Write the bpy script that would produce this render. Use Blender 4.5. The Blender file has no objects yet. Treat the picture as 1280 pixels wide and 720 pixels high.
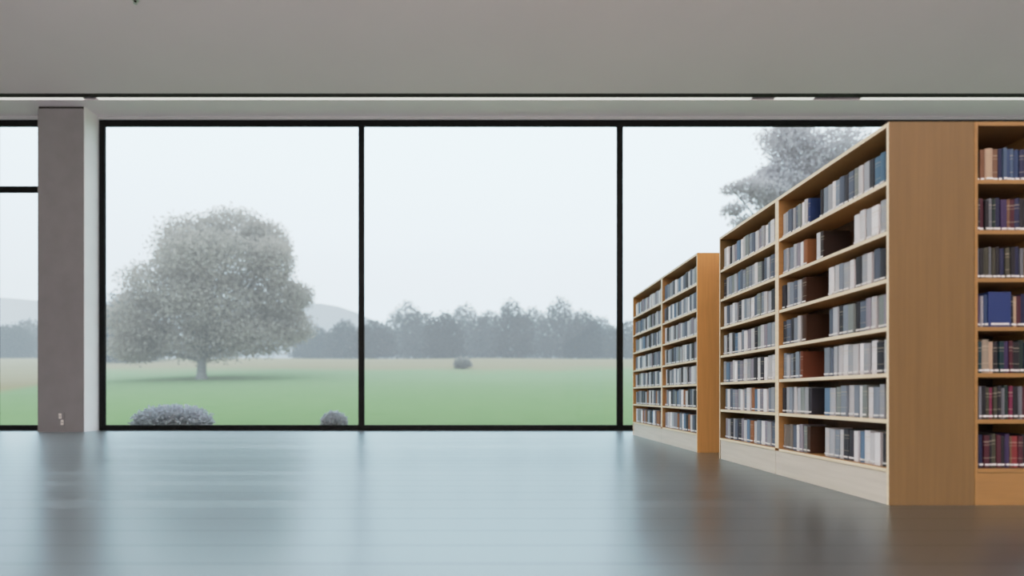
import bpy, bmesh, math, random
from mathutils import Vector, Matrix
R = random.Random(7)
SC = bpy.context.scene
COL = SC.collection
PI = math.pi

# ------------------------------------------------------------------ camera numbers (1280 x 720 frame)
F = 600.0            # focal length in pixels
CH = 0.6325          # camera height
VX, VY = 611.0, 494.0
WY = 8.625           # glass line
CZ = 5.63            # ceiling height
def X_(px, Y): return (px - VX) / F * Y
def Z_(py, Y): return CH + (VY - py) / F * Y

# ------------------------------------------------------------------ materials
def newmat(name):
    m = bpy.data.materials.new(name); m.use_nodes = True
    nt = m.node_tree
    return m, nt, nt.nodes['Principled BSDF'], nt.nodes['Material Output']
def plain(name, col, rough=0.5, spec=0.5, metal=0.0, noise=0.0, nscale=8.0):
    m, nt, p, o = newmat(name)
    p.inputs['Base Color'].default_value = (*col, 1); p.inputs['Roughness'].default_value = rough
    p.inputs['Specular IOR Level'].default_value = spec; p.inputs['Metallic'].default_value = metal
    if noise:
        tc = nt.nodes.new('ShaderNodeTexCoord'); n = nt.nodes.new('ShaderNodeTexNoise')
        n.inputs['Scale'].default_value = nscale; n.inputs['Detail'].default_value = 4
        r = nt.nodes.new('ShaderNodeValToRGB')
        r.color_ramp.elements[0].color = (*[c*(1-noise) for c in col], 1); r.color_ramp.elements[0].position = .3
        r.color_ramp.elements[1].color = (*[min(1, c*(1+noise)) for c in col], 1); r.color_ramp.elements[1].position = .7
        nt.links.new(tc.outputs['Object'], n.inputs['Vector']); nt.links.new(n.outputs['Fac'], r.inputs['Fac'])
        nt.links.new(r.outputs['Color'], p.inputs['Base Color'])
    return m
def wood(name, col, rough=0.45, amount=0.10, stretch=(28, 28, 1.1), spec=0.4):
    m, nt, p, o = newmat(name)
    tc = nt.nodes.new('ShaderNodeTexCoord'); mp = nt.nodes.new('ShaderNodeMapping')
    mp.inputs['Scale'].default_value = stretch
    n = nt.nodes.new('ShaderNodeTexNoise'); n.inputs['Scale'].default_value = 1.6; n.inputs['Detail'].default_value = 6
    r = nt.nodes.new('ShaderNodeValToRGB')
    r.color_ramp.elements[0].color = (*[c*(1-amount) for c in col], 1); r.color_ramp.elements[0].position = .3
    r.color_ramp.elements[1].color = (*[c*(1+amount) for c in col], 1); r.color_ramp.elements[1].position = .7
    L = nt.links.new
    L(tc.outputs['Object'], mp.inputs['Vector']); L(mp.outputs['Vector'], n.inputs['Vector'])
    L(n.outputs['Fac'], r.inputs['Fac']); L(r.outputs['Color'], p.inputs['Base Color'])
    p.inputs['Roughness'].default_value = rough; p.inputs['Specular IOR Level'].default_value = spec
    return m

M = {}
M['ceiling'] = plain('painted ceiling', (.72, .64, .685), .9, .2, noise=.02, nscale=.6)
M['soffit'] = plain('soffit paint', (.80, .745, .80), .85, .2, noise=.02, nscale=.6)
M['header'] = plain('header paint', (.46, .475, .49), .9, .2, noise=.02, nscale=.8)
M['wall'] = plain('wall paint', (.60, .60, .58), .9, .2, noise=.02, nscale=.8)
M['column'] = plain('taupe column render', (.245, .238, .245), .85, .2, noise=.05, nscale=3)
M['reveal'] = plain('pale reveal paint', (.82, .82, .83), .7, .3, noise=.03, nscale=2)
M['black'] = plain('black aluminium', (.0035, .004, .004), .5, .15)
M['darktrim'] = plain('dark shadow trim', (.018, .016, .014), .7, .2)
M['white_plastic'] = plain('white plastic', (.75, .73, .70), .4)
M['steel'] = plain('brushed steel', (.5, .5, .5), .35, .5, 1.0)
M['oak_near'] = wood('tan oak veneer', (.20, .118, .040), .5, .07)  # near end panel, its dimmer light put into the oak colour
M['oak_far'] = wood('honey oak veneer', (.54, .27, .076), .5, .07)  # same oak made warmer and brighter for the light on the far end
M['oak_shelf'] = wood('oak shelf board', (.44, .225, .075), .45, .10, (3, 3, 20))
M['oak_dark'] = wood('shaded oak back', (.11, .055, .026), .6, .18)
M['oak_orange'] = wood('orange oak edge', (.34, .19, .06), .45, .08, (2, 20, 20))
M['oak_inner'] = wood('oak shelf inside', (.20, .10, .035), .5, .1, (3, 3, 20))  # shade inside the compartments put into the board colour
M['oak_deep'] = wood('dark back board', (.035, .018, .009), .6, .18)  # back darkened to carry the shade behind the books
M['maple'] = wood('pale maple edge', (.86, .75, .56), .4, .05, (20, 1.5, 20))  # window light and sheen on the oak edges put into the colour
M['maple_plinth'] = wood('pale maple plinth', (.68, .63, .545), .45, .05, (20, 1.5, 20))  # plinth paled for the window light falling on it

def floor_mat():
    m, nt, p, o = newmat('dark polished floor boards'); L = nt.links.new; N = nt.nodes.new
    geo = N('ShaderNodeNewGeometry'); sep = N('ShaderNodeSeparateXYZ'); L(geo.outputs['Position'], sep.inputs[0])
    d = N('ShaderNodeMath'); d.operation = 'DIVIDE'; L(sep.outputs['Y'], d.inputs[0]); d.inputs[1].default_value = .22
    a = N('ShaderNodeMath'); a.operation = 'ADD'; L(d.outputs[0], a.inputs[0]); a.inputs[1].default_value = 100.82
    fr = N('ShaderNodeMath'); fr.operation = 'FRACT'; L(a.outputs[0], fr.inputs[0])
    fl = N('ShaderNodeMath'); fl.operation = 'FLOOR'; L(a.outputs[0], fl.inputs[0])
    seam = N('ShaderNodeMath'); seam.operation = 'LESS_THAN'; L(fr.outputs[0], seam.inputs[0]); seam.inputs[1].default_value = .03
    wn = N('ShaderNodeTexWhiteNoise'); wn.noise_dimensions = '1D'; L(fl.outputs[0], wn.inputs['W'])
    mp = N('ShaderNodeMapping'); mp.inputs['Scale'].default_value = (.8, 14, 1); L(geo.outputs['Position'], mp.inputs['Vector'])
    n = N('ShaderNodeTexNoise'); n.inputs['Scale'].default_value = 2; n.inputs['Detail'].default_value = 5; L(mp.outputs[0], n.inputs['Vector'])
    mix = N('ShaderNodeMix'); mix.data_type = 'RGBA'; mix.inputs[6].default_value = (.014, .008, .005, 1); mix.inputs[7].default_value = (.024, .015, .010, 1)
    av = N('ShaderNodeMath'); av.operation = 'MULTIPLY_ADD'; L(wn.outputs['Value'], av.inputs[0]); av.inputs[1].default_value = .35
    hv = N('ShaderNodeMath'); hv.operation = 'MULTIPLY'; L(n.outputs['Fac'], hv.inputs[0]); hv.inputs[1].default_value = .65
    L(hv.outputs[0], av.inputs[2]); L(av.outputs[0], mix.inputs[0])
    dk = N('ShaderNodeMix'); dk.data_type = 'RGBA'; L(seam.outputs[0], dk.inputs[0]); L(mix.outputs[2], dk.inputs[6]); dk.inputs[7].default_value = (.012, .008, .006, 1)
    nt.nodes.remove(p)
    df = N('ShaderNodeBsdfDiffuse'); L(dk.outputs[2], df.inputs['Color'])
    gl = N('ShaderNodeBsdfGlossy'); gl.inputs['Color'].default_value = (.84, .92, .95, 1)
    rg = N('ShaderNodeMath'); rg.operation = 'MULTIPLY_ADD'; L(wn.outputs['Value'], rg.inputs[0]); rg.inputs[1].default_value = .04; rg.inputs[2].default_value = .28
    L(rg.outputs[0], gl.inputs['Roughness'])
    fz = N('ShaderNodeFresnel'); fz.inputs['IOR'].default_value = FLOOR_IOR
    lw = N('ShaderNodeMapRange'); L(fz.outputs[0], lw.inputs[0])
    lw.inputs[1].default_value = .2; lw.inputs[2].default_value = .7; lw.inputs[3].default_value = .35; lw.inputs[4].default_value = .72
    sm = N('ShaderNodeMath'); sm.operation = 'MULTIPLY_ADD'; L(seam.outputs[0], sm.inputs[0]); sm.inputs[1].default_value = -.15; L(lw.outputs[0], sm.inputs[2])
    ms = N('ShaderNodeMixShader'); L(sm.outputs[0], ms.inputs[0]); L(df.outputs[0], ms.inputs[1]); L(gl.outputs[0], ms.inputs[2])
    L(ms.outputs[0], o.inputs['Surface'])
    return m
FLOOR_IOR = 2.6
M['floor'] = floor_mat()

def glass_mat():
    m, nt, p, o = newmat('clear window glass'); nt.nodes.remove(p); N = nt.nodes.new; L = nt.links.new
    t = N('ShaderNodeBsdfTransparent'); t.inputs['Color'].default_value = (.97, .985, .985, 1)
    g = N('ShaderNodeBsdfGlossy'); g.inputs['Roughness'].default_value = .02
    ms = N('ShaderNodeMixShader'); ms.inputs[0].default_value = .008
    L(t.outputs[0], ms.inputs[1]); L(g.outputs[0], ms.inputs[2]); L(ms.outputs[0], o.inputs['Surface'])
    return m
M['glass'] = glass_mat()

def emit_mat(name, col, s):
    m, nt, p, o = newmat(name)
    p.inputs['Base Color'].default_value = (.8, .8, .8, 1)
    p.inputs['Emission Color'].default_value = (*col, 1); p.inputs['Emission Strength'].default_value = s
    return m
M['led'] = emit_mat('light diffuser', (1, .98, .94), .62)

def book_mat(attr):
    m, nt, p, o = newmat('book cover cloth' + (' printed' if attr else '')); N = nt.nodes.new; L = nt.links.new
    if attr:
        c = N('ShaderNodeAttribute'); c.attribute_name = 'Col'; L(c.outputs['Color'], p.inputs['Base Color'])
    else:
        oi = N('ShaderNodeObjectInfo'); tc = N('ShaderNodeTexCoord'); sep = N('ShaderNodeSeparateXYZ'); L(tc.outputs['Object'], sep.inputs[0])
        # title band on the spine, only on some of the books
        ws = []
        for c0, w in ((.80, .022), (.30, .012), (.70, .010)):
            s = N('ShaderNodeMath'); s.operation = 'SUBTRACT'; L(sep.outputs['Z'], s.inputs[0]); s.inputs[1].default_value = c0
            ab = N('ShaderNodeMath'); ab.operation = 'ABSOLUTE'; L(s.outputs[0], ab.inputs[0])
            lt = N('ShaderNodeMath'); lt.operation = 'LESS_THAN'; L(ab.outputs[0], lt.inputs[0]); lt.inputs[1].default_value = w
            ws.append(lt)
        s1 = N('ShaderNodeMath'); s1.operation = 'MAXIMUM'; L(ws[0].outputs[0], s1.inputs[0]); L(ws[1].outputs[0], s1.inputs[1])
        s2 = N('ShaderNodeMath'); s2.operation = 'MAXIMUM'; L(s1.outputs[0], s2.inputs[0]); L(ws[2].outputs[0], s2.inputs[1])
        gt = N('ShaderNodeMath'); gt.operation = 'GREATER_THAN'; L(oi.outputs['Random'], gt.inputs[0]); gt.inputs[1].default_value = .55
        fy = N('ShaderNodeMath'); fy.operation = 'LESS_THAN'; L(sep.outputs['Y'], fy.inputs[0]); fy.inputs[1].default_value = .04
        k = N('ShaderNodeMath'); k.operation = 'MULTIPLY'; L(s2.outputs[0], k.inputs[0]); L(gt.outputs[0], k.inputs[1])
        k2 = N('ShaderNodeMath'); k2.operation = 'MULTIPLY'; L(k.outputs[0], k2.inputs[0]); L(fy.outputs[0], k2.inputs[1])
        k3 = N('ShaderNodeMath'); k3.operation = 'MULTIPLY'; L(k2.outputs[0], k3.inputs[0]); k3.inputs[1].default_value = .30
        mx = N('ShaderNodeMix'); mx.data_type = 'RGBA'; L(k3.outputs[0], mx.inputs[0]); L(oi.outputs['Color'], mx.inputs[6]); mx.inputs[7].default_value = (.6, .55, .42, 1)
        L(mx.outputs[2], p.inputs['Base Color'])
    p.inputs['Roughness'].default_value = .5; p.inputs['Specular IOR Level'].default_value = .3
    return m
M['book'] = book_mat(False); M['books'] = book_mat(True)
M['paper'] = plain('book paper', (.62, .58, .50), .9, .1)
M['label'] = plain('white spine label', (.78, .80, .80), .5, .3)

# ------------------------------------------------------------------ mesh helpers
def box(bm, x0, x1, y0, y1, z0, z1, mat=0, face_mats=None):
    v = [bm.verts.new(p) for p in ((x0,y0,z0),(x1,y0,z0),(x1,y1,z0),(x0,y1,z0),(x0,y0,z1),(x1,y0,z1),(x1,y1,z1),(x0,y1,z1))]
    fs = {'-z': (3,2,1,0), '+z': (4,5,6,7), '-y': (0,1,5,4), '+x': (1,2,6,5), '+y': (2,3,7,6), '-x': (3,0,4,7)}
    for k, idx in fs.items():
        f = bm.faces.new([v[i] for i in idx]); f.material_index = (face_mats or {}).get(k, mat)
def mesh_obj(name, bm, mats, parent=None, bevel=0.0, smooth=False):
    me = bpy.data.meshes.new(name); bm.normal_update(); bm.to_mesh(me); bm.free()
    for m in (mats if isinstance(mats, (list, tuple)) else [mats]): me.materials.append(m)
    o = bpy.data.objects.new(name, me); COL.objects.link(o)
    if parent: o.parent = parent
    if smooth:
        for p in me.polygons: p.use_smooth = True
    if bevel:
        b = o.modifiers.new('soft edges', 'BEVEL'); b.width = bevel; b.segments = 2; b.limit_method = 'ANGLE'
    return o
def bx(name, dims, mats, parent=None, bevel=0.0, face_mats=None):
    bm = bmesh.new(); box(bm, *dims, face_mats=face_mats); return mesh_obj(name, bm, mats, parent, bevel)
def empty(name, loc=(0, 0, 0)):
    o = bpy.data.objects.new(name, None); o.empty_display_size = .1; o.location = loc; COL.objects.link(o); return o
def tag(o, label=None, cat=None, group=None, kind=None):
    if label: o['label'] = label
    if cat: o['category'] = cat
    if group: o['group'] = group
    if kind: o['kind'] = kind
    return o
def structure(o): o['kind'] = 'structure'; return o
def put(o, loc):
    """move the object's origin to loc without moving its geometry"""
    o.data.transform(Matrix.Translation(-Vector(loc))); o.location = loc; return o

# ------------------------------------------------------------------ room shell
XL, XR, YB, YF = -13.0, 12.0, -7.0, WY + .08
structure(bx('floor', (XL, XR, YB, WY + .06, -.12, 0), M['floor']))
structure(bx('ceiling', (XL, XR, YB, 7.95, CZ, CZ + .25), M['ceiling']))
structure(bx('trim_1', (XL, XR, 7.95, 8.06, CZ + .004, CZ + .25), M['darktrim']))           # recessed dark shadow gap
structure(bx('trim_2', (XL, XR, 8.13, YF + .1, CZ, CZ + .25), M['soffit']))              # soffit strip along the glass
structure(bx('wall_left', (XL - .2, XL, YB, YF, 0, CZ), M['wall']))
structure(bx('wall_right', (XR, XR + .2, YB, YF, 0, CZ), M['wall']))
structure(bx('wall_back', (XL, XR, YB - .2, YB, 0, CZ), M['wall']))
WT = Z_(150, WY)
colL, colR, colY = -7.80, -7.0, 8.30
bm = bmesh.new()
box(bm, XL, XR, WY - .02, YF + .1, WT, CZ)                               # header above the glazing
box(bm, colL, colR - .001, WY - .02, YF, 0, WT)                          # stub behind the column
structure(mesh_obj('wall_front', bm, M['header']))

# linear lights in the slot, dark gaps between
for i, (a, b, lab) in enumerate(((-120, 104, 'linear ceiling light strip passing above the taupe column'),
                    (121, 940, 'long linear ceiling light strip above the large window panes'),
                    (968, 1018, 'shortest linear ceiling light strip, between two dark gaps'),
                    (1076, 1400, 'linear ceiling light strip above the tan bookcase end panel'))):
    y0, y1 = 8.06, 8.13
    x0, x1 = X_(a, 8.095), X_(b, 8.095)
    t = empty('linear_light', ((x0+x1)/2, 8.095, CZ)); tag(t, lab, 'ceiling light', 'linear lights in the ceiling slot')
    h = bx('housing', (x0, x1, y0 + .004, y1 - .004, CZ + .02, CZ + .10), M['white_plastic']); h.data.transform(Matrix.Translation(-t.location)); h.parent = t
    d = bx('diffuser', (x0 + .01, x1 - .01, y0 + .006, y1 - .006, CZ + .004, CZ + .02), M['led']); d.data.transform(Matrix.Translation(-t.location)); d.parent = t
structure(bx('trim_3', (XL, XR, 8.06, 8.13, CZ + .11, CZ + .25), M['darktrim']))

# sprinkler on the ceiling, just touching the top edge of the picture
sx, sy = X_(169, 6.07), 6.07
t = empty('sprinkler_head', (sx, sy, CZ)); tag(t, 'tiny dark sprinkler head on the bare ceiling', 'sprinkler')
bm = bmesh.new(); bmesh.ops.create_cone(bm, cap_ends=True, segments=20, radius1=.030, radius2=.040, depth=.012, matrix=Matrix.Translation((0, 0, -.006))); mesh_obj('escutcheon', bm, M['steel'], t)
bm = bmesh.new(); bmesh.ops.create_cone(bm, cap_ends=True, segments=12, radius1=.009, radius2=.014, depth=.03, matrix=Matrix.Translation((0, 0, -.027)))
mesh_obj('nozzle', bm, M['darktrim'], t)
bm = bmesh.new(); bmesh.ops.create_cone(bm, cap_ends=True, segments=16, radius1=.022, radius2=.022, depth=.003, matrix=Matrix.Translation((0, 0, -.044))); mesh_obj('deflector', bm, M['steel'], t)

# column with pale reveal
t = empty('column', ((colL+colR)/2, colY, 0)); tag(t, 'taupe rectangular column standing in front of the glazing', 'column')
def local(o, t): o.data.transform(Matrix.Translation(-t.location)); o.parent = t; return o
local(bx('shaft', (colL, colR - .012, colY, WY - .022, 0, CZ - .04), M['column']), t)
o = local(bx('side_reveal', (colR - .012, colR, colY + .012, WY - .022, 0, CZ - .002), M['reveal']), t); o['label'] = 'pale painted side face'
o = local(bx('shadow_gap', (colL + .004, colR - .013, colY + .012, WY - .022, CZ - .04, CZ - .002), M['darktrim']), t); o['label'] = 'dark shadow gap under the ceiling'
# wall socket on the column
px, pz = X_(77, colY), Z_(524, colY)
t = empty('wall_socket', (px, colY, pz)); tag(t, 'small white double wall socket low on the taupe column', 'socket')
o = bx('cover_plate', (-.055, .055, -.010, -.0005, -.115, .115), M['column'], t, .004)
for sgn, dx in ((1, -.012), (-1, .022)):
    s = bx('socket_face', (dx - .024, dx + .024, -.020, -.010, sgn*.055 - .045, sgn*.055 + .045), M['white_plastic'], t, .004)
    bm = bmesh.new()
    for k in (-.009, .009): box(bm, dx + k - .002, dx + k + .002, -.0215, -.019, sgn*.055 - .012, sgn*.055 + .012)
    mesh_obj('slot', bm, M['darktrim'], s)

# windows: black frame, pane
def window(n, pa, pb, fl, fr, transom=None):
    x0, x1 = X_(pa, WY), X_(pb, WY); k = WY / F
    top, bot = WT, 0.0
    ft, fb = 7.6*k, 6.6*k
    t = empty('window_%d' % n, ((x0+x1)/2, WY, 0)); structure(t)
    d0, d1 = WY - .0, WY + .035
    bm = bmesh.new()
    box(bm, x0, x1, d0, d1, top - ft, top); box(bm, x0, x1, d0, d1, bot, bot + fb)
    box(bm, x0, x0 + fl*k, d0, d1, bot + fb, top - ft); box(bm, x1 - fr*k, x1, d0, d1, bot + fb, top - ft)
    local(mesh_obj('window_frame', bm, M['black']), t)
    if transom:
        za, zb = Z_(transom[1], WY), Z_(transom[0], WY)
        local(bx('transom_bar', (x0 + fl*k, x1 - fr*k, d0 + .004, d1 - .004, za, zb), M['black']), t)
        spans = ((bot + fb, za), (zb, top - ft))
    else: spans = ((bot + fb, top - ft),)
    for za, zb in spans:
        local(bx('glass_pane', (x0 + fl*k, x1 - fr*k, WY + .014, WY + .022, za, zb), M['glass']), t)
window(1, -220, -4, 6, 3)
window(2, -4, 68, 1.5, 7, (232.5, 240.5))
window(3, 124, 451.5, 6.8, 3.6)
window(4, 451.5, 775, 3.6, 3.8)
window(5, 775, 1113, 3.8, 4)
window(6, 1113, 1400, 4, 4)
bm = bmesh.new()
box(bm, XL, X_(-220, WY), WY, YF, 0, WT); box(bm, X_(1400, WY), XR, WY, YF, 0, WT)
structure(mesh_obj('wall_ends', bm, M['wall']))

# ------------------------------------------------------------------ bookcases
H, Y1 = 2.2, 2.75
pm = H / 480.0
FX, BW = 2.292, 0.49                      # left face, unit width
SHELF = [(632 - y) * pm for y in (285+4, 350, 411, 470, 528.5)]
SHELF = [105*pm, 163*pm, 221*pm, 282*pm, 342*pm, 405*pm]      # shelf centres above the bottom one
ST = .024
BASE = 46 * pm
ROWBASE = [s + ST/2 for s in SHELF[::-1]] + [BASE + .002]          # top row ... bottom row

def long_case(name, ya, yb, ydiv, mat_end, label):
    t = empty(name, (FX + BW/2, (ya+yb)/2, 0)); tag(t, label, 'bookcase', 'oak library bookcases')
    P = lambda nm, d, m, fm=None, bv=.002: local(bx(nm, d, m, None, bv, fm), t)
    e = .018
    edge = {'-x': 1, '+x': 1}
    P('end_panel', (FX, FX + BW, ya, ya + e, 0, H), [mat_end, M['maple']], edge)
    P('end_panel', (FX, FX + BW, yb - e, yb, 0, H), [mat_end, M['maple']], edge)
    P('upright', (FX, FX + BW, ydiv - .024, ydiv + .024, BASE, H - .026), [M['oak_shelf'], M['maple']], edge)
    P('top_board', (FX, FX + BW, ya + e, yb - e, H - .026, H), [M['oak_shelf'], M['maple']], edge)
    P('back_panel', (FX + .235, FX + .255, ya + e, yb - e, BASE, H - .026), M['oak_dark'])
    for (a, b) in ((ya + e, ydiv - .024), (ydiv + .024, yb - e)):
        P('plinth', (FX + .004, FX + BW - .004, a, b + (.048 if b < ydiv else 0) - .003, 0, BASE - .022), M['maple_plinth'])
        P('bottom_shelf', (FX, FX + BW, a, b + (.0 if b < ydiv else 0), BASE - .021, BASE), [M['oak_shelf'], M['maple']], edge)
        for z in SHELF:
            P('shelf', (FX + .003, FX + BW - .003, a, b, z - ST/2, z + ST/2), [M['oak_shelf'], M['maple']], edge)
    return t
Y2, YD = 4.774, 1375.2/360.0
Y3, Y3D, Y4 = 5.28, 6.365, 7.64
long_case('bookcase', Y1, Y2, YD, M['oak_near'], 'long tan oak bookcase, plain end panel facing the camera, book gaps in one bay')
long_case('bookcase', Y3, Y4, Y3D, M['oak_far'], 'smaller looking honey oak bookcase standing next to the window wall')

# the bookcase that faces the camera
RX0, RX1, RD = FX + BW + .003, 3.225, .32
t = empty('bookcase', ((RX0+RX1)/2, Y1 + RD/2, 0)); tag(t, 'oak bookcase facing the camera with dark red and blue books', 'bookcase', 'oak library bookcases')
P = lambda nm, d, m, fm=None, bv=.002: local(bx(nm, d, m, None, bv, fm), t)
P('upright', (RX0, RX0 + .018, Y1, Y1 + RD, 0, H), M['oak_orange']); P('upright', (RX1 - .018, RX1, Y1, Y1 + RD, 0, H), M['oak_orange'])
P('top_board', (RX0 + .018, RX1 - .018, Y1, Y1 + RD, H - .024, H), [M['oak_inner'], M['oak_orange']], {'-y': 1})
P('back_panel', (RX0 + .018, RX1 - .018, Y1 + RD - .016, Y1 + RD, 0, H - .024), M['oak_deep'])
P('plinth', (RX0 + .018, RX1 - .018, Y1 + .004, Y1 + RD - .016, 0, BASE - .022), M['oak_orange'])
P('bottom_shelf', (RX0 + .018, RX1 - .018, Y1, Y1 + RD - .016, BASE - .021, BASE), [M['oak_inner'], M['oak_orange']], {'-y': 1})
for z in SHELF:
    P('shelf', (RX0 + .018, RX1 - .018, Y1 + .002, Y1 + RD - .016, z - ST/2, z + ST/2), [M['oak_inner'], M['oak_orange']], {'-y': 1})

# ------------------------------------------------------------------ books (unit book: x thickness 1, y depth 1, z height 1, spine at y = 0 facing -y)
def cover_mesh(round_spine):
    bm = bmesh.new(); t = .10
    n = 7
    if round_spine: sp = [(-.5 + i/(n-1), .035*(abs(-1 + 2*i/(n-1)))**2.2) for i in range(n)]
    else: sp = [(-.5, .012), (-.42, 0), (-.15, 0), (.15, 0), (.42, 0), (.5, .012)]
    outer = [(-.5, 1.0)] + sp + [(.5, 1.0)]
    inner = [(.5 - t, 1.0), (.5 - t, .06)] + [(-.5 + t, .06), (-.5 + t, 1.0)]
    loop = outer + inner
    lo = [bm.verts.new((x, y, 0)) for x, y in loop]; hi = [bm.verts.new((x, y, 1)) for x, y in loop]
    m = len(loop)
    for i in range(m): bm.faces.new((lo[i], lo[(i+1) % m], hi[(i+1) % m], hi[i]))
    a = bm.faces.new(lo[::-1]); b = bm.faces.new(hi)
    bmesh.ops.triangulate(bm, faces=[a, b])
    bmesh.ops.recalc_face_normals(bm, faces=bm.faces[:])
    return bm
def to_me(name, bm, mat):
    me = bpy.data.meshes.new(name); bm.normal_update(); bm.to_mesh(me); bm.free(); me.materials.append(mat); return me
COVER = [to_me('book_cover_round', cover_mesh(True), M['book']), to_me('book_cover_flat', cover_mesh(False), M['book'])]
bm = bmesh.new(); box(bm, -.40, .40, .06, .97, .02, .975); PAGES = to_me('book_pages', bm, M['paper'])
bm = bmesh.new(); box(bm, -.40, .40, -.012, .03, .065, .125); LABEL = to_me('book_spine_label', bm, M['label'])

NBOOK = 0
proto = [None, None]
def first_book(k):
    b = bpy.data.objects.new('book', COVER[k]); COL.objects.link(b)
    p = bpy.data.objects.new('pages', PAGES); COL.objects.link(p); p.parent = b
    l = bpy.data.objects.new('spine_label', LABEL); COL.objects.link(l); l.parent = b
    return b
def add_book(loc, rz, th, ht, dp, col, label, group, tilt=0.0):
    global NBOOK
    k = 0 if R.random() < .7 else 1
    if proto[k] is None:
        b = proto[k] = first_book(k)
    else:
        b = proto[k].copy(); COL.objects.link(b)
        for ch in list(proto[k].children):
            c = ch.copy(); COL.objects.link(c); c.parent = b
    b.location = loc; b.rotation_euler = (0, tilt, rz); b.scale = (th, dp, ht); b.color = (*col, 1)
    tag(b, label, 'book', group); NBOOK += 1
    return b

PAL = {  # name: (colour, weight) spines of the long bookcase, window glare mixed into the pale greys
 'pale grey': ((.58, .59, .60), 5), 'silver grey': ((.43, .46, .49), 6), 'blue-grey': ((.26, .31, .365), 6),
 'slate blue': ((.125, .16, .215), 4), 'lavender grey': ((.31, .30, .35), 3), 'charcoal': ((.04, .043, .052), 5),
 'green-grey': ((.26, .30, .29), 2), 'white': ((.80, .81, .82), 5), 'steel blue': ((.14, .24, .36), 2)}
NAMES = list(PAL); WTS = [PAL[n][1] for n in NAMES]
def jit(c, a=.12):
    k = 1 + R.uniform(-a, a); return tuple(min(1, v*k) for v in c)
ORD = ['first', 'second', 'third', 'fourth', 'fifth', 'sixth', 'seventh', 'eighth', 'ninth', 'tenth', 'eleventh', 'twelfth', 'thirteenth',
       'fourteenth', 'fifteenth', 'sixteenth', 'seventeenth', 'eighteenth', 'nineteenth', 'twentieth', 'twenty-first', 'twenty-second', 'twenty-third', 'twenty-fourth', 'twenty-fifth']
ROWN = ['top shelf', 'second shelf', 'third shelf', 'fourth shelf', 'fifth shelf', 'sixth shelf', 'bottom shelf']
SPX = FX + .028                         # spine plane of the long case
def Yof(px): return F * SPX / (px - VX)
def fill(y0, y1, tmin, tmax):
    """thicknesses that fill the run y0..y1"""
    out = []; y = y0
    while y < y1 - tmin*.75:
        t = min(R.uniform(tmin, tmax), y1 - y); out.append(t); y += t
    return out
def pick(prev):
    while True:
        n = R.choices(NAMES, WTS)[0]
        if n != prev: return n
#  rows of the near bay: (far group px0, px1, colour and kind of its end book), (near group px0, px1)
NEAR = [((975.5, 1012), 'navy', (1023.5, 1108)), ((975.5, 1009), 'rust brown', (1066, 1108)), ((975.5, 1007), 'dark brown', (1032, 1108)),
        ((975.5, 1008), 'dark brown', (1033, 1108)), ((975.5, 1004.5), 'red-brown', (1027, 1108)), ((975.5, 1014), 'charcoal', (1027, 1108)), ((975.5, 1012), 'dark brown', (1027.5, 1108))]
SPECIAL = {'navy': (.03, .06, .17), 'rust brown': (.30, .12, .045), 'dark brown': (.06, .028, .016), 'red-brown': (.20, .065, .035), 'charcoal': (.045, .045, .055), 'orange-brown': (.33, .14, .06), 'tan': (.35, .25, .15)}
for r, (fg, endcol, ng) in enumerate(NEAR):
    z = ROWBASE[r]
    # near group, counted from the end panel
    y = Y1 + .020; prev = None
    run = fill(y, Yof(ng[0]), .034, .056)
    for i, t in enumerate(run):
        n = pick(prev); prev = n; c = jit(PAL[n][0])
        if r == 0 and i in (1, 2): n, c = 'steel blue', (.10, .20, .30)
        if r == 6 and i == 7: n, c = 'charcoal', SPECIAL['charcoal']
        g = R.uniform(0, .004)
        add_book((SPX + R.uniform(-.004, .008), y + t/2, z), -PI/2, t - g - .0015, R.uniform(.188, .204), R.uniform(.165, .19), c,
                 '%s book, %s from the end panel, %s of the long bookcase' % (n, ORD[i], ROWN[r]), 'books in the long bookcase')
        y += t
    # far group, counted from the middle upright
    ya, yb = Yof(fg[1]), YD - .026
    run = fill(0, yb - ya, .032, .052); y = yb; prev = None
    for i, t in enumerate(run):
        n = pick(prev); prev = n; c = jit(PAL[n][0])
        if r == 6 and i in (0, 1, 2): n, c = 'tan', jit((.22, .19, .16))
        if i == len(run) - 1: n, c = endcol, SPECIAL[endcol]
        g = R.uniform(0, .004)
        add_book((SPX + R.uniform(-.004, .008), y - t/2, z), -PI/2, t - g - .0015, R.uniform(.188, .204), R.uniform(.165, .19), c,
                 '%s book, %s before the middle upright, %s of the long bookcase' % (n, ORD[i], ROWN[r]), 'books in the long bookcase')
        y -= t
    if r == 1:      # the lone book in the gap: light spine, dark cover
        yl = Yof(1029.5)
        add_book((SPX + .002, yl + .021, z), -PI/2, .030, .196, .185, (.035, .022, .018), 'dark brown book standing alone in the gap, second shelf of the long bookcase', 'books in the long bookcase')
        lone = add_book((SPX + .001, yl + .056, z), -PI/2, .036, .197, .185, (.66, .68, .70), 'white book beside the dark brown one in the gap, second shelf', 'books in the long bookcase')
# far bay of the long case
for r in range(7):
    z = ROWBASE[r]; y = YD + .026; prev = None
    run = fill(y, Y2 - .03, .044, .060)
    for i, t in enumerate(run):
        n = pick(prev); prev = n; c = jit(PAL[n][0])
        if (r == 5 and i == 7) or (r == 6 and i == 7): n, c = 'orange-brown', SPECIAL['orange-brown']
        g = R.uniform(0, .004)
        add_book((SPX + R.uniform(-.004, .008), y + t/2, z), -PI/2, t - g - .0015, R.uniform(.188, .206), R.uniform(.165, .19), c,
                 '%s book, %s beyond the middle upright, %s of the long bookcase' % (n, ORD[i], ROWN[r]), 'books in the long bookcase')
        y += t
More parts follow.
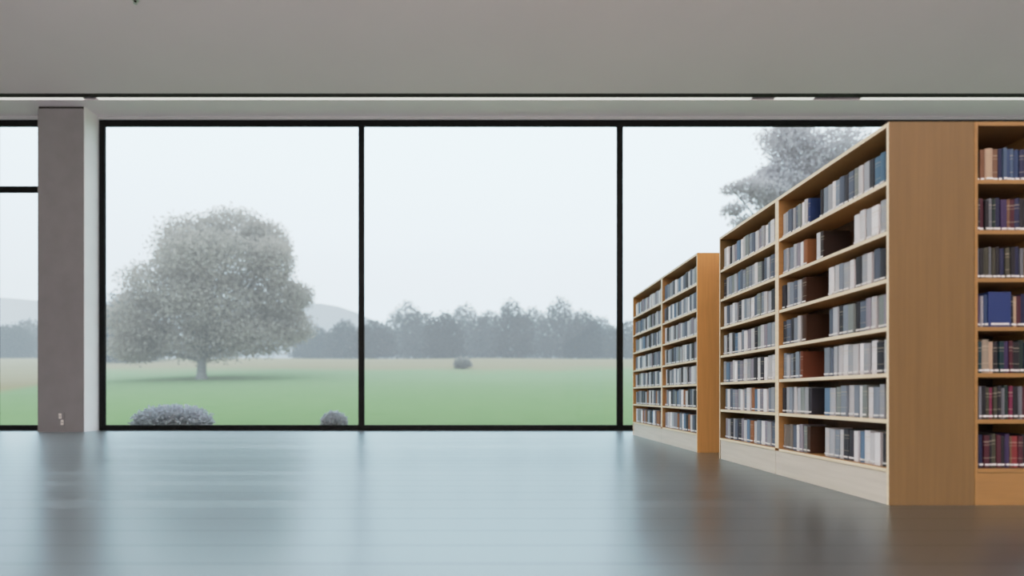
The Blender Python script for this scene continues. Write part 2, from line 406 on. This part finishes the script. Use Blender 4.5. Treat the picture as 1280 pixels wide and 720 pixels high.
# the bookcase facing the camera: (colour name, colour, width px)
FC = {'teal': (.012, .05, .065), 'orange-brown': (.26, .12, .06), 'cream': (.60, .46, .33), 'brown': (.24, .13, .075), 'navy': (.022, .028, .085), 'blue': (.04, .085, .20),
      'steel blue': (.10, .17, .28), 'grey': (.20, .22, .25), 'maroon': (.10, .022, .036), 'charcoal': (.022, .022, .028), 'olive': (.075, .075, .05), 'white': (.55, .56, .6),
      'royal blue': (.030, .065, .24), 'crimson': (.24, .03, .085), 'red': (.30, .04, .045), 'dark green': (.02, .045, .04), 'beige': (.45, .39, .30), 'violet': (.06, .04, .12)}
ROWS = [
 'teal 9,orange-brown 6,cream 10,brown 7,navy 5,steel blue 5,blue 6,steel blue 5,blue 6,navy 7,grey 6',
 'charcoal 8,maroon 6,charcoal 5,grey 6,dark green 4,navy 6,violet 8,brown 4,maroon 6,navy 7,charcoal 8,blue 6',
 'charcoal 4,steel blue 4,charcoal 6,olive 7,grey 4,olive 5,charcoal 5,navy 6,olive 6,charcoal 6,navy 7,grey 5',
 'charcoal 3,white 3,violet 4,white 3,blue 5,royal blue 29,charcoal 4,cream 4,maroon 6,navy 7',
 'dark green 6,teal 6,beige 9,cream 6,charcoal 6,teal 6,violet 7,maroon 5,charcoal 8,dark green 7,navy 6',
 'charcoal 6,grey 4,charcoal 6,olive 5,crimson 5,olive 5,charcoal 5,grey 4,dark green 6,crimson 5,charcoal 7,grey 5,maroon 6',
 'charcoal 7,navy 6,maroon 7,charcoal 4,olive 5,maroon 6,charcoal 5,violet 6,brown 3,red 8,maroon 6,charcoal 6']
kf = Y1 / F
for r, row in enumerate(ROWS):
    x = RX0 + .022; z = ROWBASE[r]
    for i, s in enumerate(row.split(',')):
        n, w = s.rsplit(' ', 1); t = float(w) * kf
        ht = R.uniform(.180, .198) if n != 'royal blue' else .205
        lab = '%s book, %s from the seam, %s of the camera-facing bookcase' % (n, ORD[i], ROWN[r])
        if n == 'royal blue': lab = 'wide royal blue book showing its broad face, fourth shelf of the camera-facing bookcase'
        add_book((x + t/2, Y1 + .028 + R.uniform(-.003, .008), z), 0, t - .002, ht, R.uniform(.17, .20) if n != 'royal blue' else .16, jit(tuple(c*.72 for c in FC[n]), .1), lab, 'books in the camera-facing bookcase')
        x += t
print('BOOKS', NBOOK)

# far bookcase: several hundred more volumes, too many and too small to keep apart
bm = bmesh.new(); cl = bm.loops.layers.float_color.new('Col')
def stuff_book(y, t, z, ht, dp, c):
    x0 = SPX + R.uniform(-.004, .008)
    n0 = len(bm.faces)
    box(bm, x0, x0 + dp, y + .001, y + t - .003, z, z + ht)
    bm.faces.ensure_lookup_table()
    for f in bm.faces[n0:]:
        for lp in f.loops: lp[cl] = (*c, 1)
    n0 = len(bm.faces)
    box(bm, x0 - .002, x0 + .01, y + t*.12, y + t*.88, z + .008, z + .026)
    bm.faces.ensure_lookup_table()
    for f in bm.faces[n0:]:
        for lp in f.loops: lp[cl] = (.75, .77, .78, 1)
for r in range(7):
    for a, b in ((Y3 + .02, Y3D - .026), (Y3D + .026, Y4 - .05)):
        y = a; prev = None
        for i, t in enumerate(fill(a, b, .05, .075)):
            n = pick(prev); prev = n; c = jit(PAL[n][0])
            if r >= 5 and R.random() < .14: c = SPECIAL['orange-brown']
            stuff_book(y, t, ROWBASE[r], R.uniform(.188, .21), .18, c); y += t
o = mesh_obj('shelved_books', bm, M['books']); tag(o, 'rows of grey and blue books filling the bookcase by the window', 'books', None, 'stuff')

# ------------------------------------------------------------------ outdoors
PROF = [(8.72, -.06), (11, -.12), (14, -.22), (20, -.06), (27, .32), (35, .80), (47, 1.62), (60, 2.58), (70, 3.7), (80, 4.95), (95, 6.9), (112, 9.2), (130, 10.4), (170, 11.5), (300, 13), (420, 14)]
def gz(Y):
    for (a, za), (b, zb) in zip(PROF, PROF[1:]):
        if Y <= b: return za + (zb - za) * (Y - a) / (b - a)
    return PROF[-1][1]
bm = bmesh.new(); prevrow = None
ys = [8.72 + (420 - 8.72) * (i/60)**2.2 for i in range(61)]
for Y in ys:
    row = [bm.verts.new((X, Y, gz(Y) + .012*Y**.5*math.sin(X*.11 + Y*.07))) for X in [-460 + 920*j/52 for j in range(53)]]
    if prevrow:
        for j in range(52): bm.faces.new((prevrow[j], prevrow[j+1], row[j+1], row[j]))
    prevrow = row
def ground_mat():
    m, nt, p, o = newmat('grass and dry field'); N = nt.nodes.new; L = nt.links.new
    g = N('ShaderNodeNewGeometry'); s = N('ShaderNodeSeparateXYZ'); L(g.outputs['Position'], s.inputs[0])
    n = N('ShaderNodeTexNoise'); n.inputs['Scale'].default_value = .07; n.inputs['Detail'].default_value = 3; L(g.outputs['Position'], n.inputs['Vector'])
    nn = N('ShaderNodeMath'); nn.operation = 'MULTIPLY_ADD'; L(n.outputs['Fac'], nn.inputs[0]); nn.inputs[1].default_value = 22; nn.inputs[2].default_value = -11
    # nearer than ~79 m is grass; the dry field also comes forward on the far left
    a = N('ShaderNodeMath'); a.operation = 'ADD'; L(s.outputs['Y'], a.inputs[0]); L(nn.outputs[0], a.inputs[1])
    r1 = N('ShaderNodeMapRange'); L(a.outputs[0], r1.inputs[0]); r1.inputs[1].default_value = 74; r1.inputs[2].default_value = 86
    b = N('ShaderNodeMath'); b.operation = 'MULTIPLY_ADD'; L(s.outputs['Y'], b.inputs[0]); b.inputs[1].default_value = .64; L(s.outputs['X'], b.inputs[2])
    r2 = N('ShaderNodeMapRange'); L(b.outputs[0], r2.inputs[0]); r2.inputs[1].default_value = -13; r2.inputs[2].default_value = -15.5
    mx = N('ShaderNodeMath'); mx.operation = 'MAXIMUM'; L(r1.outputs[0], mx.inputs[0]); L(r2.outputs[0], mx.inputs[1])
    n2 = N('ShaderNodeTexNoise'); n2.inputs['Scale'].default_value = .9; n2.inputs['Detail'].default_value = 6; L(g.outputs['Position'], n2.inputs['Vector'])
    gr = N('ShaderNodeMix'); gr.data_type = 'RGBA'; L(n2.outputs['Fac'], gr.inputs[0]); gr.inputs[6].default_value = (.155, .20, .108, 1); gr.inputs[7].default_value = (.195, .235, .135, 1)
    tn = N('ShaderNodeMix'); tn.data_type = 'RGBA'; L(n2.outputs['Fac'], tn.inputs[0]); tn.inputs[6].default_value = (.20, .165, .10, 1); tn.inputs[7].default_value = (.245, .205, .13, 1)
    f = N('ShaderNodeMix'); f.data_type = 'RGBA'; L(mx.outputs[0], f.inputs[0]); L(gr.outputs[2], f.inputs[6]); L(tn.outputs[2], f.inputs[7])
    L(f.outputs[2], p.inputs['Base Color']); p.inputs['Roughness'].default_value = 1; p.inputs['Specular IOR Level'].default_value = 0
    return m
o = mesh_obj('ground', bm, ground_mat(), smooth=True); structure(o)
# far hill ridge
bm = bmesh.new(); pr = None
for j in range(81):
    X = -460 + 920*j/80
    h = 40 + 26/(1 + math.exp((X + 85)/16)) + 2*math.sin(X*.05)
    a, b, c = bm.verts.new((X, 300, 5)), bm.verts.new((X, 330, h)), bm.verts.new((X, 380, 5))
    if pr: bm.faces.new((pr[0], a, b, pr[1])); bm.faces.new((pr[1], b, c, pr[2]))
    pr = (a, b, c)
structure(mesh_obj('hills', bm, plain('distant hill', (.05, .065, .085), 1, 0), smooth=True))

def leaf_mat(name, col):
    m, nt, p, o = newmat(name); N = nt.nodes.new; L = nt.links.new; nt.nodes.remove(p)
    g = N('ShaderNodeNewGeometry'); n = N('ShaderNodeTexNoise'); n.inputs['Scale'].default_value = .5; L(g.outputs['Position'], n.inputs['Vector'])
    mx = N('ShaderNodeMix'); mx.data_type = 'RGBA'; L(n.outputs['Fac'], mx.inputs[0]); mx.inputs[6].default_value = (*[c*.8 for c in col], 1); mx.inputs[7].default_value = (*[c*1.2 for c in col], 1)
    d = N('ShaderNodeBsdfDiffuse'); t = N('ShaderNodeBsdfTranslucent'); ms = N('ShaderNodeMixShader'); ms.inputs[0].default_value = .5
    L(mx.outputs[2], d.inputs[0]); L(mx.outputs[2], t.inputs[0]); L(d.outputs[0], ms.inputs[1]); L(t.outputs[0], ms.inputs[2]); L(ms.outputs[0], o.inputs['Surface'])
    return m
M['leaf'] = leaf_mat('grey brown foliage', (.44, .385, .34))
M['leaf_far'] = leaf_mat('dull far foliage', (.05, .044, .036))
M['leaf_side'] = leaf_mat('mauve grey foliage', (.53, .47, .465))
M['leaf_bush'] = leaf_mat('grey bush foliage', (.50, .49, .52))  # grey of the haze put into the leaf colour
M['leaf_shrub'] = leaf_mat('grey shrub foliage', (.30, .27, .25))
M['bark'] = plain('grey bark', (.20, .185, .17), .95, .1, noise=.2, nscale=5)

def leaves(bm, c, rad, n, size, fuzz=.35):
    c = Vector(c)
    for _ in range(n):
        while True:
            d = Vector((R.uniform(-1, 1), R.uniform(-1, 1), R.uniform(-1, 1)))
            if .05 < d.length < 1: break
        k = d.length; d = d / k * (k**.85) * (1 + R.gauss(0, fuzz*.35))
        p = c + Vector((d.x*rad[0], d.y*rad[1], d.z*rad[2]))
        a = Vector((R.gauss(0, 1), R.gauss(0, 1), R.gauss(0, 1))).normalized(); b = a.orthogonal().normalized()
        b = Matrix.Rotation(R.uniform(0, 2*PI), 3, a) @ b; s = size * R.uniform(.6, 1.3)
        u, v = b*s, a.cross(b)*s*.62
        bm.faces.new([bm.verts.new(p + q) for q in (-u, v*.8 - u*.15, u, -v*.8 - u*.15)])
def tube(bm, pts, seg=8):
    rings = []
    for i, (p, r) in enumerate(pts):
        p = Vector(p); q = Vector(pts[min(i+1, len(pts)-1)][0]) - Vector(pts[max(i-1, 0)][0]); q.normalize()
        a = q.orthogonal().normalized(); b = q.cross(a)
        rings.append([bm.verts.new(p + (a*math.cos(2*PI*k/seg) + b*math.sin(2*PI*k/seg))*r) for k in range(seg)])
    for A, B in zip(rings, rings[1:]):
        # match the ring starts
        off = min(range(seg), key=lambda o: (A[0].co - B[o].co).length)
        for k in range(seg): bm.faces.new((A[k], A[(k+1) % seg], B[(k+1+off) % seg], B[(k+off) % seg]))
    for r in (rings[0], rings[-1]): bm.faces.new(r)
def tree(name, base, blobs, trunk_r, crown_z, leafm, n, size, label, cat='tree', group=None, fuzz=.35):
    """blobs: (dx, dy, dz, rx, ry, rz) ellipsoids of twigs and leaves relative to the base"""
    t = empty(name, base); tag(t, label, cat, group)
    bm = bmesh.new()
    if trunk_r:
        tube(bm, [((0, 0, -.4), trunk_r*1.5), ((0, 0, crown_z*.25), trunk_r), ((.1*trunk_r, 0, crown_z*.8), trunk_r*.85), ((.3*trunk_r, 0, crown_z*1.5), trunk_r*.5)])
        for (x, y, z, rx, ry, rz) in blobs:
            s = crown_z * R.uniform(.7, 1.15)
            tube(bm, [((0, 0, s), trunk_r*.5), ((x*.45, y*.45, s + (z-s)*.55), trunk_r*.3), ((x, y, z), trunk_r*.10)], 6)
        bmesh.ops.recalc_face_normals(bm, faces=bm.faces[:])
        mesh_obj('trunk', bm, M['bark'], t)
    else: bm.free()
    bm = bmesh.new(); tot = sum((b[3]*b[5]) for b in blobs)
    for b in blobs: leaves(bm, b[:3], b[3:], int(n*b[3]*b[5]/tot), size, fuzz)
    mesh_obj('foliage', bm, leafm, t)
    return t
# the big tree: blobs given by where the crown stands in the view of it (metres at its distance)
TY = 60.0; K = TY / F
bx0 = X_(252, TY); bz0 = gz(TY)
def blob(px, py, rx, ry, dy=0, dep=None): return ((px-252)*K, dy, Z_(py, TY) - bz0, rx*K, (dep or rx)*K, ry*K)
blobs = [blob(290, 285, 42, 26), blob(255, 305, 45, 30), blob(325, 300, 30, 30), blob(215, 325, 30, 24), blob(350, 335, 26, 30), blob(285, 335, 60, 34),
         blob(222, 365, 48, 32), blob(345, 372, 38, 28), blob(280, 385, 68, 36), blob(195, 405, 34, 32), blob(365, 365, 20, 16), blob(240, 425, 62, 26), blob(320, 420, 48, 26), blob(188, 438, 28, 18), blob(355, 405, 28, 22)]
blobs = [(x, R.uniform(-3, 3), z, a, b, c) for x, y, z, a, b, c in blobs]
tree('tree', (bx0, TY, bz0), blobs, .55, 3.2, M['leaf'], 80000, .20, 'large round-crowned grey tree standing alone on the green lawn', fuzz=.32)
# tree seen over the long bookcase
TY2 = 40.0; K = TY2 / F; cx = 1004
bz0 = gz(TY2); B2 = lambda px, py, rx, ry: ((px-cx)*K, R.uniform(-1.5, 1.5), Z_(py, TY2) - bz0, rx*K, rx*K, ry*K)
blobs = [B2(985, 180, 30, 22), B2(1005, 205, 42, 24), B2(1030, 190, 34, 18), B2(1050, 215, 40, 30), B2(975, 232, 32, 14), B2(930, 238, 20, 9), B2(950, 245, 26, 11), B2(1000, 245, 45, 22), B2(1060, 260, 50, 40), B2(1010, 285, 50, 26), B2(965, 215, 18, 10), B2(985, 163, 32, 9), B2(922, 258, 16, 7), B2(938, 272, 18, 7), B2(915, 236, 12, 6)]
tree('tree', (X_(cx, TY2), TY2, bz0), blobs, .30, 9, M['leaf_side'], 30000, .16, 'mauve grey tree crown rising behind the long bookcase', fuzz=.4)
# hazy treeline, single trees: (pixel x, top pixel y, half width px, distance)
TL = [(8, 405, 26, 116), (40, 400, 24, 120), (150, 368, 26, 100), (178, 392, 22, 104), (392, 408, 22, 118), (432, 400, 20, 120), (466, 400, 22, 119), (505, 376, 20, 117), (530, 388, 22, 119),
      (555, 390, 20, 116), (582, 380, 22, 118), (612, 388, 20, 120), (642, 374, 20, 117), (668, 384, 22, 119), (700, 372, 22, 117), (728, 388, 20, 120), (752, 396, 20, 118), (790, 400, 26, 119)]
PANE = lambda px: ('in the narrow column-side window' if px < 60 else 'behind the column' if px < 124 else 'behind the large lone tree' if px < 380 else
                   'just before the first mullion' if px < 451 else 'in the middle pane' if px < 775 else 'beyond the bookcase ends')
cnt = {}
for i_, (px, py, hw, Y) in enumerate(TL):
    Y += (0, 13, 6)[i_ % 3] if Y > 110 else 0
    K = Y / F; b0 = gz(Y); top = Z_(py, Y) - b0; w = hw*K
    bl = [(R.uniform(-.2, .2)*w, 0, top*.70, w*.75, w*.5, top*.30), (-w*.5, 0, top*.50, w*.8, w*.6, top*.33), (w*.55, .3, top*.46, w*.8, w*.6, top*.34), (0, -.4, top*.26, w*1.25, w*.7, top*.27), (0, -.2, top*.13, w*1.5, w*.5, top*.15)]
    pn = PANE(px); cnt[pn] = cnt.get(pn, 0) + 1
    tree('distant_tree', (X_(px, Y), Y, b0), bl, .22, top*.25, M['leaf_far'], 6500, .36,
         'hazy tree in the far treeline, %s from column side %s' % (ORD[cnt[pn]-1], pn), 'tree', 'trees of the hazy far treeline', .3)
# dark shrub on the dry field, two grey domed bushes by the glass
Y = 82; K = Y/F
tree('shrub', (X_(578, Y), Y, gz(Y)), [(0, 0, 1.0, 1.4, 1.2, 1.1), (-.8, .2, .6, .9, .8, .7), (.9, -.2, .7, .9, .8, .7)], .10, .4, M['leaf_shrub'], 900, .22, 'small dark shrub on the pale dry field', 'shrub')
Y = 11.2; K = Y/F
tree('domed_bush', (X_(217, Y), Y, gz(Y)), [(0, 0, .17, 46*K, .7, 20*K), (-.25, 0, .12, 30*K, .5, 15*K), (.3, 0, .12, 30*K, .5, 15*K)], .03, .1, M['leaf_bush'], 9000, .045, 'wide low grey domed bush just outside the glass', 'bush', None, .12)
tree('domed_bush', (X_(418, Y), Y, gz(Y)), [(0, 0, .15, 16*K, .3, 13*K), (.02, 0, .06, 15*K, .3, 11*K)], .02, .08, M['leaf_bush'], 2600, .04, 'small round grey bush outside near the first mullion', 'bush', None, .12)

# haze: a real body of mist beyond the glass
def haze_mat(sig, col):
    m, nt, p, o = newmat('pale mist'); nt.nodes.remove(p); N = nt.nodes.new; L = nt.links.new
    a = N('ShaderNodeVolumeAbsorption'); a.inputs['Color'].default_value = (0, 0, 0, 1); a.inputs['Density'].default_value = sig
    e = N('ShaderNodeEmission'); e.inputs['Color'].default_value = (*col, 1); e.inputs['Strength'].default_value = sig
    ad = N('ShaderNodeAddShader'); L(a.outputs[0], ad.inputs[0]); L(e.outputs[0], ad.inputs[1]); L(ad.outputs[0], o.inputs['Volume'])
    return m
o = bx('mist', (-450, 450, 18, 410, -3, 95), haze_mat(.0025, (1.16, 1.33, 1.46)))
tag(o, 'pale mist hanging over the lawn and the far trees', 'mist', None, 'stuff')

# ------------------------------------------------------------------ sky and added fill lights
w = bpy.data.worlds.new('overcast sky'); SC.world = w; w.use_nodes = True; nt = w.node_tree
bg = nt.nodes['Background']; N = nt.nodes.new; L = nt.links.new
tc = N('ShaderNodeTexCoord'); sp = N('ShaderNodeSeparateXYZ'); L(tc.outputs['Generated'], sp.inputs[0])
cr = N('ShaderNodeValToRGB'); L(sp.outputs['Z'], cr.inputs['Fac'])
e = cr.color_ramp.elements; e[0].position = .05; e[0].color = (.65, .83, .97, 1); e[1].position = .38; e[1].color = (.76, .91, 1, 1)
L(cr.outputs['Color'], bg.inputs['Color']); bg.inputs['Strength'].default_value = 2.85

def area(name, loc, rot, sx, sy, watts, col=(1, .96, .9)):
    l = bpy.data.lights.new(name, 'AREA'); l.shape = 'RECTANGLE'; l.size = sx; l.size_y = sy; l.energy = watts; l.color = col
    o = bpy.data.objects.new(name, l); o.location = loc; o.rotation_euler = rot; COL.objects.link(o); return o
area('ceiling_panel_lamp', (-1, 2.2, CZ - .05), (0, 0, 0), 14, 3, 260, (1, .95, .88))  # added fill light out of view, no fixture modelled
area('uplight_lamp', (.5, -4, 2.2), (PI - .0, 0, 0), 16, 3, 1760, (1, .90, .83))  # added unseen fill that brightens the ceiling from below

# ------------------------------------------------------------------ camera
cd = bpy.data.cameras.new('camera'); cam = bpy.data.objects.new('camera', cd); COL.objects.link(cam)
cam.location = (0, 0, CH); cam.rotation_euler = (PI/2, 0, 0)
cd.sensor_width = 36; cd.lens = 36 * F / 1280
cd.shift_x = (640 - VX) / 1280; cd.shift_y = (VY - 360) / 1280
cd.clip_end = 2000; cd.clip_start = .05
SC.camera = cam
SC.view_settings.view_transform = 'Standard'; SC.view_settings.look = 'None'; SC.view_settings.exposure = 0
# film-like shoulder: bright sky rolls off instead of clipping
vs = SC.view_settings; vs.use_curve_mapping = True
cm = vs.curve_mapping; cm.white_level = (3, 3, 3); cm.black_level = (0, 0, 0)
cv = cm.curves[3]
PTS = [(0, 0), (.25/3, .25), (.5/3, .49), (.8/3, .66), (1.3/3, .79), (1.7/3, .86), (2.2/3, .935), (1, .99)]
while len(cv.points) < len(PTS): cv.points.new(.5, .5)
for p, (x, y) in zip(cv.points, PTS): p.location = (x, y)
cm.update()
cd.dof.use_dof = True; cd.dof.focus_distance = 4.6; cd.dof.aperture_fstop = .6
